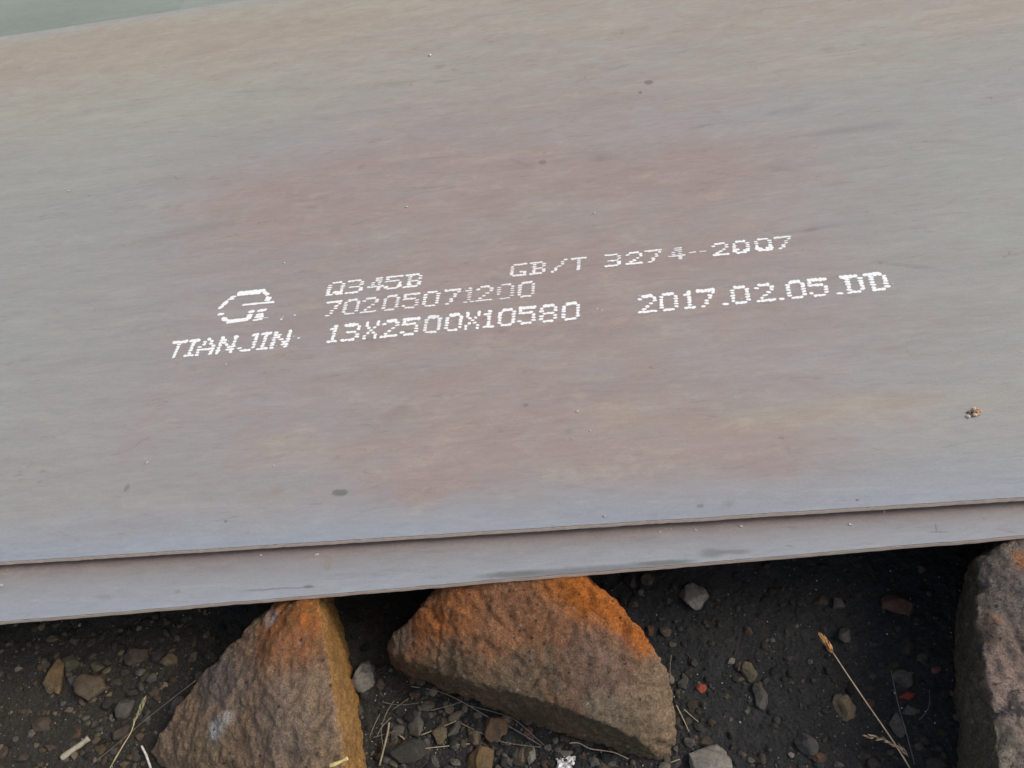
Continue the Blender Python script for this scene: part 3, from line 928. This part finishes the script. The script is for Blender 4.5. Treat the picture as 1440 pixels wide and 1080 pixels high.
BIG = [
    # left of the left boulder
    (78, 953, 25, 41, 'ochre', 'upright tan and orange pebble, leftmost of the three large ones', 8),
    (97, 931, 30, 20, 'olive', 'olive tan pebble lying above the upright orange-tan one', 0),
    (131, 967, 56, 33, 'tan', 'largest tan pebble left of the wedge boulder, pointed at its right end', -6),
    (74, 898, 15, 10, 'tan', 'small tan pebble near the plate edge, above the olive one', 0),
    (137, 938, 21, 15, 'olive', 'rounded olive pebble just above the largest tan pebble', 0),
    (194, 921, 35, 24, 'brown', 'lumpy brown pebble in the shade, left of the pale round one', 12),
    (237, 930, 21, 18, 'tan', 'pale tan round pebble closest to the dark hollow by the wedge boulder', 0),
    (174, 995, 24, 25, 'grey', 'grey brown pebble left of the grass head', 0),
    (154, 988, 18, 20, 'dark', 'dark pebble under the point of the largest tan pebble', 0),
    (59, 1019, 25, 16, 'brown', 'low brown pebble near the left frame edge', 0),
    (107, 1032, 10, 14, 'rust', 'dull red pebble above the broken pale twig', 0),
    (128, 904, 12, 10, 'grey', 'small grey pebble right of the tan one near the plate', 0),
    (101, 956, 12, 13, 'grey', 'grey chip wedged between the orange-tan pebble and the largest one', 0),
    (111, 878, 5, 5, 'white', 'tiny white crumb close under the plate at left', 0),
    (25, 941, 11, 6, 'pale', 'flat pale chip by the left frame edge', 0),
    (171, 1031, 22, 18, 'brown', 'brown pebble touched by the upright grass stalk', 0),
    (33, 1066, 20, 14, 'brown', 'brown pebble at the bottom left corner', 0),
    (250, 990, 17, 26, 'blue', 'dark bluish pebble leaning on the wedge boulder', -20),
    (173, 1075, 12, 8, 'orange', 'small orange brown pebble at the bottom, right of the grass stalk', 0),
    (218, 923, 18, 16, 'dark', 'dark pebble between the lumpy brown and the pale round one', 0),
    (186, 974, 15, 13, 'dark', 'dark pebble at the right tip of the largest tan pebble', 0),
    # between the left and middle boulders
    (511, 951, 37, 34, 'pale', 'pale angular stone squeezed between the left and middle boulders', 25),
    (531, 965, 18, 15, 'brown', 'brown pebble tucked beside the pale angular stone', 0),
    (585, 1024, 18, 30, 'grey', 'upright grey pebble below the middle boulder', 5),
    (619, 1032, 19, 22, 'tan', 'tan pebble right of the upright grey one', 0),
    (640, 1024, 14, 22, 'grey', 'narrow grey pebble crossed by a grass stem', -30),
    (667, 1034, 23, 17, 'tan', 'pale tan pebble directly above the ochre stone at the bottom edge', -15),
    (696, 1023, 37, 30, 'orange', 'heart-shaped orange tan pebble below the middle boulder', 0),
    (676, 1073, 36, 38, 'ochre', 'ochre stone cut off by the bottom edge, below the heart-shaped pebble', 0),
    (575, 1056, 50, 28, 'dark', 'flat dark grey stone by the ochre flank of the wedge boulder', 8),
    (734, 1061, 10, 23, 'tan', 'narrow tan pebble, left one of an upright pair at the bottom', 0),
    (747, 1061, 12, 25, 'pale', 'narrow pale pebble, right one of an upright pair at the bottom', 0),
    (584, 977, 14, 9, 'rust', 'reddish chip just under the left end of the middle boulder', 0),
    # right of the middle boulder
    (975.5, 841, 33, 30, 'pale', 'pale pitted pebble alone on the dark soil near the plate', 0),
    (909.5, 813, 16, 15, 'olive', 'olive round pebble just under the plate edge by the middle boulder', 0),
    (886, 817, 19, 19, 'dark', 'dark round pebble under the plate, left of the olive one', 0),
    (890, 850, 13, 11, 'brown', 'brown pebble close to the rust edge of the middle boulder', 0),
    (936, 888, 14, 13, 'brown', 'brown pebble below the pale pitted one, near the boulder', 0),
    (914, 887, 12, 12, 'rust', 'rusty pebble against the right edge of the middle boulder', 0),
    (1029, 930, 11, 8, 'pale', 'small pale pebble midway between boulder and seed stalk', 0),
    (1052, 945, 22, 20, 'olive', 'olive grey pebble above the light-topped one', 0),
    (1070, 978, 21, 28, 'grey', 'grey pebble with a pale tip, right of the red chip', 10),
    (964, 953, 9, 15, 'olive', 'small upright olive pebble beside the middle boulder', 0),
    (986, 966, 11, 11, 'red', 'bright red chip right of the middle boulder', 0),
    (992, 1072, 56, 36, 'pale', 'large pale grey stone cut off by the bottom edge, right of the middle boulder', 0),
    (969, 1042, 13, 13, 'grey', 'grey pebble at the upper left of the large pale stone', 0),
    (993, 1044, 17, 14, 'brown', 'brown pebble just above the large pale stone', 0),
    (1187, 892, 20, 19, 'grey', 'smooth grey pebble right of the orange seed head', 0),
    (1154, 845, 17, 13, 'brown', 'brown pebble above the seed head, left of two', 0),
    (1178, 849, 14, 17, 'grey', 'grey pebble above the seed head, right of two', 30),
    (1188, 992, 24, 37, 'tan', 'oval tan brown pebble left of the long stalk', 10),
    (1135, 1044, 27, 26, 'blue', 'round bluish grey pebble half sunk near the bottom', 0),
    (1152, 1064, 25, 13, 'rust', 'flat reddish pebble under the round bluish one', 0),
    (1278, 978, 20, 9, 'crimson', 'flat dark red scrap near the mottled boulder', 0),
    (1271, 953, 22, 20, 'grey', 'grey pebble above the flat red scrap', 0),
    (1279, 998, 20, 12, 'grey', 'flat grey pebble below the flat red scrap', 0),
    (1263, 1021, 19, 26, 'grey', 'grey pebble right of the long stalk, above its lower head', 0),
    (1265, 850, 38, 28, 'rust', 'dark reddish brown stone deep in the shade near the mottled boulder', 0),
    (1276, 910, 20, 27, 'dark', 'dark upright pebble left of the mottled boulder', 0),
    (1221, 988, 15, 12, 'rust', 'rusty pebble beneath the long stalk', 0),
    (1321, 1073, 28, 18, 'dark', 'dark stone at the foot of the mottled boulder, bottom edge', 0),
    (1231, 1074, 18, 14, 'dark', 'dark pebble at the bottom edge below the lower seed head', 0),
    (1113, 1062, 9, 8, 'pale', 'small pale pebble left of the flat reddish one', 0),
    (1053, 886, 12, 10, 'brown', 'brown pebble on open soil right of the pale pitted one', 0),
]
used = set()


def beside(px, py, what, reach=150):
    """a label that places a small thing by its nearest large pebble"""
    best = None
    for b in BIG:
        dx, dy = px - b[0], py - b[1]
        d = math.hypot(dx, dy)
        if d > reach: continue
        if abs(dx) > 2 * abs(dy): w_ = 'right of' if dx > 0 else 'left of'
        elif abs(dy) > 2 * abs(dx): w_ = 'below' if dy > 0 else 'above'
        else: w_ = ('lower ' if dy > 0 else 'upper ') + ('right of' if dx > 0 else 'left of')
        key = (what, w_, b[5])
        if key in used: continue
        if best is None or d < best[0]: best = (d, key)
    if best is None: return None
    used.add(best[1])
    ref = best[1][2].split(',')[0].split()
    n = 16 - len(what.split()) - len(best[1][1].split()) - 1
    while len(ref) > n: ref = ref[:-1]
    while ref[-1] in ('the', 'of', 'by', 'and', 'a', 'its', 'on', 'with', 'under', 'near', 'lying', 'just', 'in', 'at', 'beside', 'between', 'to', 'above'): ref = ref[:-1]
    return '%s %s the %s' % (what, best[1][1], ' '.join(ref))


for (px, py, w, h, c, lab, rot) in BIG:
    pebble(px, py, w, h, c, lab, None, rot)

SMALL = {
    'left': ('small brown or grey pebble in the gravel left of the wedge boulder', 'small pebbles left of the wedge boulder',
             [(3, 1058, 16, 13), (43, 1033, 15, 12), (212, 954, 16, 13), (105, 901, 14, 10), (88, 989, 8, 6), (60, 930, 9, 8), (150, 930, 10, 9), (30, 1000, 11, 9), (70, 1050, 13, 10),
              (20, 1040, 10, 8), (120, 1010, 9, 8), (140, 1025, 12, 10), (48, 960, 9, 7), (205, 1010, 12, 10), (160, 960, 10, 8), (175, 945, 11, 9), (40, 905, 8, 7), (90, 1068, 12, 9), (160, 1055, 10, 8), (196, 945, 13, 11),
              (64, 990, 8, 7), (190, 1065, 14, 12), (215, 975, 14, 12), (10, 905, 8, 6), (130, 890, 7, 6), (168, 885, 8, 7), (55, 1075, 10, 7), (148, 1010, 8, 7)]),
    'gap': ('small grey pebble among the dry grass below the middle boulder', 'small pebbles below the middle boulder',
            [(588, 1003, 8, 11), (581, 1003, 8, 10), (560, 1000, 9, 8), (605, 1005, 8, 7), (625, 1002, 9, 8), (640, 1005, 8, 7), (655, 1012, 9, 9), (600, 1045, 12, 10), (640, 1050, 13, 11), (715, 1045, 10, 9),
             (712, 1068, 12, 10), (770, 1050, 10, 8), (835, 1072, 16, 12), (550, 1020, 9, 8), (555, 1040, 11, 9), (545, 1068, 12, 10), (610, 1070, 14, 11), (640, 1072, 13, 10), (775, 1074, 11, 9), (860, 1075, 12, 9)]),
    'right': ('small dark pebble on the bare soil between middle and mottled boulders', 'small pebbles on the bare soil',
              [(901, 831, 9, 11), (948, 822, 8, 8), (938, 844, 10, 9), (1037, 854, 8, 8), (975, 932, 12, 10), (1208, 795, 10, 8), (1263, 884, 11, 9), (1259, 822, 6, 5), (1158, 884, 10, 8), (967, 1013, 10, 10),
               (1217, 1063, 14, 11), (1030, 1050, 9, 8), (1085, 900, 8, 7), (1100, 850, 7, 6), (1110, 925, 9, 7), (1140, 930, 8, 7), (1010, 880, 8, 7), (1000, 905, 9, 8), (1090, 1020, 9, 8), (1050, 1000, 8, 7), (1160, 1000, 8, 7),
               (1225, 905, 8, 7), (1240, 935, 9, 8), (1300, 930, 11, 9), (1300, 1040, 12, 10), (1310, 990, 9, 8), (1290, 870, 10, 9), (1065, 1068, 10, 8), (1180, 1075, 12, 8), (990, 990, 9, 8), (1020, 970, 7, 6), (930, 870, 8, 7), (945, 905, 9, 8)]),
}
for key, (lab, grp, L) in SMALL.items():
    for (px, py, w, h) in L:
        c = random.choice(['brown', 'grey', 'olive', 'tan', 'dark'] if key == 'left' else (['grey', 'dark', 'brown', 'tan'] if key == 'gap' else ['dark', 'grey', 'dark', 'brown']))
        if key == 'gap': c = random.choice(['grey', 'dark'])
        if key == 'right': c = random.choice(['dark', 'dark', 'grey'])
        if key == 'left': c = random.choice(['brown', 'grey', 'brown'])
        kind = {'dark': 'small dark pebble', 'grey': 'small grey pebble', 'brown': 'small brown pebble'}[c]
        pebble(px, py, w, h, c, beside(px, py, kind) or lab, grp)


# fine gravel: thousands of grains nobody could count
def build_gravel():
    temps = []
    for s in range(10):
        for sub in (1, 2):
            me = rock_mesh('t', 1, 1, 0.7, sub, 300 + s * 3 + sub, 6)
            co = np.zeros(len(me.vertices) * 3); me.vertices.foreach_get('co', co)
            fa = np.zeros(len(me.polygons) * 3, np.int64)
            me.polygons.foreach_get('vertices', fa)
            temps.append((co.reshape(-1, 3), fa.reshape(-1, 3)))
            bpy.data.meshes.remove(me)
    V, F, C = [], [], []
    off = 0
    pal = np.array([(.10, .095, .09), (.13, .115, .095), (.075, .07, .068), (.16, .135, .10), (.05, .05, .052), (.20, .175, .14), (.11, .085, .06), (.068, .066, .062)])
    N = 26000
    for i in range(N):
        px = rng.uniform(-60, 1420); py = rng.uniform(740, 1110)
        p = at(px, py, 0)
        x, y = p[0], p[1]
        big = mn.noise(Vector((x * 4, y * 4, 11)))
        left = px < 300
        gapz = 500 < px < 960 and py > 940
        dens = 0.8 if left else (0.95 if gapz else 0.42)
        if rng.random() > dens + 0.5 * big: continue
        r = min(0.0095, 0.0010 * math.exp(rng.exponential(0.56)))
        if left: r *= 1.15
        if gapz: r *= 1.4
        co, fa = temps[rng.integers(0, 10) * 2 + (1 if r > 0.003 else 0)]
        a = rng.uniform(0, 6.28); ca, sa = math.cos(a), math.sin(a)
        s = np.array([r * rng.uniform(.8, 1.35), r * rng.uniform(.7, 1.1), r * rng.uniform(.6, 1.0)])
        q = co * s
        q = np.stack([q[:, 0] * ca - q[:, 1] * sa, q[:, 0] * sa + q[:, 1] * ca, q[:, 2]], 1)
        q += np.array([x, y, ground_z(x, y) + s[2] * 0.15])
        c = pal[rng.integers(0, len(pal))] * rng.uniform(0.25, 0.68)
        if left: c = c * np.array([1.3, 1.18, 1.0])
        if not left and not gapz: c = c * 0.7
        if r < 0.0022 and rng.random() < 0.05: c = np.array([.42, .40, .37])
        if rng.random() < 0.006: c = np.array([.12, .06, .045])
        V.append(q); F.append(fa + off); C.append(np.tile(c, (len(q), 1))); off += len(q)
    V = np.concatenate(V); F = np.concatenate(F); C = np.concatenate(C)
    me = pydata('gravel', V, F.tolist())
    set_color(me, C)
    tag(link('gravel', me, attr_material('gravel_grains')), 'fine dark gravel and grit scattered over the soil', 'gravel', None, 'stuff')


build_gravel()

# ------------------------------------------------------------------ straw, stalks and scraps
M_STRAW = straw_material()


def tube(pts, r0, r1, sides=6, wob=0.0):
    P = [Vector([float(c) for c in p]) for p in pts]
    # resample with a Catmull-Rom curve
    Q = []
    n = len(P)
    for i in range(n - 1):
        p0, p1, p2, p3 = P[max(i - 1, 0)], P[i], P[i + 1], P[min(i + 2, n - 1)]
        for k in range(6):
            t = k / 6
            Q.append(0.5 * ((2 * p1) + (p2 - p0) * t + (2 * p0 - 5 * p1 + 4 * p2 - p3) * t * t + (3 * p1 - p0 - 3 * p2 + p3) * t ** 3))
    Q.append(P[-1])
    V, F = [], []
    for i, q in enumerate(Q):
        d = (Q[min(i + 1, len(Q) - 1)] - Q[max(i - 1, 0)]).normalized()
        u = d.cross(Vector((0, 0, 1)))
        if u.length < 1e-4: u = Vector((1, 0, 0))
        u.normalize(); w = u.cross(d)
        r = r0 + (r1 - r0) * i / (len(Q) - 1)
        r *= 1 + wob * mn.noise(q * 60)
        for s in range(sides):
            a = 2 * math.pi * s / sides
            V.append(q + (u * math.cos(a) + w * math.sin(a)) * r)
    for i in range(len(Q) - 1):
        for s in range(sides):
            t = (s + 1) % sides
            F.append((i * sides + s, i * sides + t, (i + 1) * sides + t, (i + 1) * sides + s))
    F.append(tuple(range(sides))[::-1]); F.append(tuple(range((len(Q) - 1) * sides, len(Q) * sides)))
    return V, F


def stem(name, pts, r0, r1, colr, label, group=None, cat='straw', lift=0.004, sides=6):
    W = []
    for p in pts:
        if len(p) == 3:
            W.append(at(p[0], p[1], p[2]))
        else:
            q = at(p[0], p[1], 0)
            W.append(at(p[0], p[1], ground_z(q[0], q[1]) + lift))
    o0 = W[0].copy()
    V, F = tube([w - o0 for w in W], r0, r1, sides, 0.3)
    o = link(name, pydata(name, V, F, True), M_STRAW, None, o0)
    o.color = tuple(colr) + (1,)
    tag(o, label, cat, group)
    return o, o0


def seed_head(parent, o0, pts, width, colr, seed, name='seed_head'):
    """a spike of overlapping husks along a short axis"""
    A = [Vector([float(c) for c in (at(*p) - o0)]) for p in pts]
    rr = random.Random(seed)
    V, F = [], []
    N = 34
    for i in range(N):
        t = i / (N - 1)
        s = t * (len(A) - 1); k = min(int(s), len(A) - 2)
        c = A[k].lerp(A[k + 1], s - k)
        d = (A[k + 1] - A[k]).normalized()
        rad = width * math.sin(math.pi * (0.12 + 0.86 * t)) ** 0.8
        a = rr.uniform(0, 6.28)
        u = d.orthogonal().normalized(); w = d.cross(u)
        out = (u * math.cos(a) + w * math.sin(a))
        L = width * 2.6
        base = len(V)
        axis = (d + out * 0.35).normalized()
        side = axis.cross(out).normalized()
        p = c + out * rad * 0.4
        V += [p, p + axis * L * .45 + side * width * .34, p + axis * L * .45 + out * width * .30, p + axis * L * .45 - side * width * .34, p + axis * L]
        F += [(base, base + 1, base + 2), (base, base + 2, base + 3), (base, base + 3, base + 1), (base + 4, base + 2, base + 1), (base + 4, base + 3, base + 2), (base + 4, base + 1, base + 3)]
    h = link(name, pydata(name, V, F), M_STRAW, parent)
    h.color = tuple(colr) + (1,)
    return h


# long stalk on the right with its two heads
PALE = (.42, .33, .22); STRAW = (.40, .31, .17); DULL = (.20, .165, .12); GREYS = (.19, .17, .145)
st, o0 = stem('grass_stalk', [(1300, 1125, 0.0), (1282, 1085, .035), (1255, 1041, .06), (1215, 983, .08), (1186, 940, .09), (1171, 917, .092)], .0016, .0010, PALE,
              'long pale grass stalk with an orange tip, on the bare soil')
h = seed_head(st, o0, [(1172, 920, .092), (1165, 908, .094), (1157, 897, .095)], .0052, (.50, .25, .09), 3)
h['label'] = 'orange brown tip of the stalk'
seed_head(st, o0, [(1277, 1064, .05), (1265, 1050, .055), (1245, 1041, .058), (1221, 1035, .058)], .0042, (.40, .30, .19), 4)
# stalk at the left
st, o0 = stem('grass_stalk', [(140, 1110, 0.0), (156, 1078, .025), (172, 1050, .042), (184, 1030, .055), (190, 1012, .063)], .0017, .0012, (.44, .34, .19),
              'straw coloured grass stalk with a greenish head at lower left')
seed_head(st, o0, [(188, 1018, .06), (195, 1002, .066), (203, 984, .072)], .0040, (.32, .29, .15), 5)
stem('straw', [(275, 957, .10), (240, 984, .06), (200, 1016, .035), (165, 1046, .02), (128, 1076, .006)], .0008, .0006, DULL, 'thin dark stem slanting from the wedge boulder to lower left')
stem('straw', [(199, 1049), (206, 1063), (213, 1084)], .0022, .0024, (.62, .58, .5), 'short whitish straw at the bottom, left of the wedge boulder', cat='straw', lift=.014)
stem('twig', [(87, 1066), (100, 1056), (112, 1048), (125, 1038)], .0062, .0070, (.36, .32, .24), 'broken pale twig lying at lower left', cat='twig', lift=.007, sides=8)
stem('straw', [(464, 1077, .202), (477, 1072, .204), (489, 1066, .206)], .0035, .0035, (.62, .47, .20), 'short yellow straw lying on the wedge boulder', cat='straw')


def z3(x, y): return (480 + x / 5.143, 900 + y / 5.143)
def z4(x, y): return (740 + x / 5.143, 900 + y / 5.143)


G = 'dry grass stems below the middle boulder'
GL = 'thin dry grass stem in the tangle below the middle boulder'
TANGLE = [
    ([z3(500, 335), z3(700, 370), z3(880, 450), z3(1040, 545), z3(1240, 640), z3(1430, 755)], .0012, GREYS, 'longest dry stem curving along the foot of the middle boulder', None),
    ([z3(900, 470), z3(1100, 520), z3(1250, 575), z3(1400, 700)], .0010, GREYS, GL, G),
    ([z3(860, 600), z3(1050, 690), z3(1200, 745), z3(1440, 775)], .0011, DULL, 'dry stem running right under the heart-shaped pebble', None),
    ([z3(575, 688), z3(700, 640), z3(830, 585)], .0011, STRAW, 'straw coloured stem crossing above the tan pebble', None),
    ([z3(370, 810), z3(640, 780), z3(930, 750)], .0010, PALE, 'pale stem lying level across the dark flat stone', None),
    ([z3(370, 505), z3(490, 420)], .0009, DULL, GL, G),
    ([z3(640, 512), z3(760, 480), z3(870, 448)], .0010, GREYS, GL, G),
    ([z3(310, 480), z3(250, 590), z3(205, 700)], .0010, DULL, GL, G),
    ([z3(345, 595), z3(330, 690), z3(275, 910)], .0026, (.24, .20, .14), 'thick dull stem beside the ochre flank of the wedge boulder', None),
    ([z3(230, 705), z3(320, 680), z3(405, 655)], .0009, DULL, GL, G),
    ([z3(300, 450), z3(420, 470), z3(560, 455)], .0008, GREYS, GL, G),
    ([z3(360, 560), z3(300, 620), z3(260, 690)], .0011, DULL, GL, G),
    ([z3(420, 690), z3(455, 720), z3(420, 745)], .0012, PALE, GL, G),
    ([z3(380, 440), z3(330, 520), z3(290, 640), z3(300, 760)], .0009, DULL, GL, G),
    ([z4(310, 745), z4(380, 745), z4(460, 785), z4(560, 800), z4(640, 815), z4(740, 860)], .0011, PALE, 'pale stem on the dark soil under the right half of the middle boulder', None),
    ([z4(0, 640), z4(60, 700), z4(130, 760)], .0010, GREYS, GL, G),
    ([z4(0, 700), z4(110, 765)], .0010, GREYS, GL, G),
    ([z4(1085, 470), z4(1130, 560), z4(1178, 665)], .0012, STRAW, 'yellow straw standing off the right end of the middle boulder', None),
    ([z4(1140, 500), z4(1190, 545), z4(1245, 592)], .0009, STRAW, 'short thin straw branching right of the yellow one', None),
    ([z4(1045, 885), z4(1110, 862)], .0009, PALE, 'short stem at the lower right tip of the middle boulder', None),
    ([z4(1050, 110), z4(1040, 200), z4(1048, 290)], .0008, DULL, 'fine upright stem at the right edge of the middle boulder', None),
]
for (pts, r, c, lab, grp) in TANGLE:
    if lab == GL: lab = beside(sum(p[0] for p in pts) / len(pts), sum(p[1] for p in pts) / len(pts), 'thin dry stem') or GL
    stem('straw', pts, r, r * 0.75, c, lab, grp, lift=random.uniform(.004, .012))
z7 = lambda x, y: (960 + x / 3.6, 920 + y / 3.6)
stem('straw', [z7(1055, 80) + (.05,), z7(1090, 250) + (.06,), z7(1130, 390) + (.05,), z7(1175, 560) + (.02,)], .0009, .0008, (.11, .105, .095), 'faint dark stem right of the long pale stalk')
stem('straw', [z7(1250, 180) + (.02,), z7(1245, 270) + (.03,), z7(1195, 335) + (.01,)], .0007, .0007, (.11, .105, .095), 'faint curved stem close to the mottled boulder')


def scrap(px, py, w, h, colr, label, z_on=None):
    """crumpled light scrap"""
    p = at(px, py, 0); g = ground_z(p[0], p[1]) if z_on is None else z_on
    p = at(px, py, g + .006); k = mm_per_px(p)
    V, F = [], []
    nx, ny = 15, 9
    for j in range(ny):
        for i in range(nx):
            u, v = i / (nx - 1) - .5, j / (ny - 1) - .5
            q = Vector((u * 5, v * 4, px * .1))
            zz = abs(mn.noise(q)) * .016 + abs(mn.noise(q * 2.7)) * .009
            e = 1 + .4 * mn.noise(Vector((u * 3, v * 3, 3)))
            V.append((u * w * k * e + .004 * mn.noise(q * 3), v * h * k * 1.2 * e, zz - .002))
    for j in range(ny - 1):
        for i in range(nx - 1):
            a = j * nx + i
            F.append((a, a + 1, a + nx + 1, a + nx))
    n0 = len(V)
    V += [(x, y, z - .0008) for (x, y, z) in V]
    F += [tuple(n0 + i for i in reversed(f)) for f in F]
    o = link('paper_scrap', pydata('paper_scrap', V, F), M_PEB, None, (p[0], p[1], g + .003))
    o.color = tuple(colr) + (1,)
    tag(o, label, 'scrap')


scrap(796, 1071, 26, 13, (.72, .71, .69), 'crumpled white scrap at the bottom edge below the middle boulder')

# clump of rust scale lying on the marked plate
RV, RF, RC = [], [], []
c0 = at(1372, 581, ZT)
for i in range(46):
    k = mm_per_px(c0)
    a, r = random.uniform(0, 6.28), abs(random.gauss(0, .42))
    x, y = math.cos(a) * r * 10.5 * k, math.sin(a) * r * 10.5 * k
    me = rock_mesh('t', 1, 1, .6, 1, 900 + i, 4)
    s = random.uniform(.0016, .0046)
    n0 = len(RV)
    cc = random.choice([(.44, .26, .14), (.36, .20, .11), (.50, .37, .26), (.22, .12, .07), (.58, .48, .38), (.42, .24, .13)])
    zz = s * .5 + max(0, .006 - r * .006) * random.random()
    for v in me.vertices:
        RV.append((x + v.co.x * s, y + v.co.y * s, zz + v.co.z * s)); RC.append(cc)
    for f in me.polygons: RF.append([n0 + i for i in f.vertices])
    bpy.data.meshes.remove(me)
me = pydata('rust_clump', RV, RF); set_color(me, RC)
o = link('rust_clump', me, attr_material('rust_flakes', 0.9, 400), None, (c0[0], c0[1], ZT + .0005))
tag(o, 'crumbly brown clump of rust flakes on the right of the marked plate', 'rust clump')

# pale crumbs lying on the plates
CR = [(207, 650, 4, 6, ZT, 'upright pale crumb on the marked plate, lower left of TIANJIN'), (812, 579, 4, 4, ZT, 'white crumb on the rusty patch below 10580'),
      (850, 726, 4, 4, ZT, 'white crumb on the marked plate, close to the middle of its near edge'), (605, 78, 4, 5, ZT, 'yellowish crumb far up the marked plate, above 70205071200'),
      (97, 269, 5, 3, ZT, 'pale crumb on the marked plate, far upper left of the emblem'), (1206, 703, 5, 2.4, ZT, 'flat pale crumb near the right part of the upper edge'),
      (836, 300, 3, 3, ZT, 'tiny pale crumb just above GB/T 3274'), (572, 291, 4, 3, ZT, 'tiny pale crumb above the top line Q345B'), (400, 370, 3, 4, ZT, 'tiny pale crumb just above the emblem'),
      (385, 655, 4, 3, ZT, 'pale crumb beside a rust stain below TIANJIN'), (830, 606, 3, 3, ZT, 'tiny pale crumb just below the white crumb on the rusty patch'),
      (3, 823, 7, 4, ZL, 'white crumb on the lower strip at the left frame edge'), (367, 781, 4, 3, ZL, 'pale crumb on the lower strip above the wedge boulder'),
      (446, 780, 7, 3, ZL, 'oblong pale crumb on the lower strip beside a brown stain'), (1042, 740, 6, 4, ZL, 'pale crumb on the lower strip above the seed stalk, left of two'),
      (1196, 738, 5, 4, ZL, 'largest pale crumb on the right third of the lower strip'), (1243, 720, 4, 3, ZL, 'rightmost pale crumb on the lower strip, tight under the edge'),
      (928, 748, 3, 4, ZL, 'tiny pale crumb on the lower strip, left of a close pair'), (943, 744, 3, 3, ZL, 'tiny pale crumb on the lower strip, right of a close pair'),
      (1101, 725, 4, 3, ZL, 'pale crumb hugging the upper plate edge, right of the middle'), (978, 745, 3, 3, ZL, 'tiny pale crumb on the lower strip above the pale pitted pebble')]
for (px, py, w, h, z, lab) in CR:
    pebble(px, py, w * .85, h * .8, 'white', lab, 'pale crumbs on the plates', None, z, sink=0.05, name='crumb', cat='crumb', squash=.5)
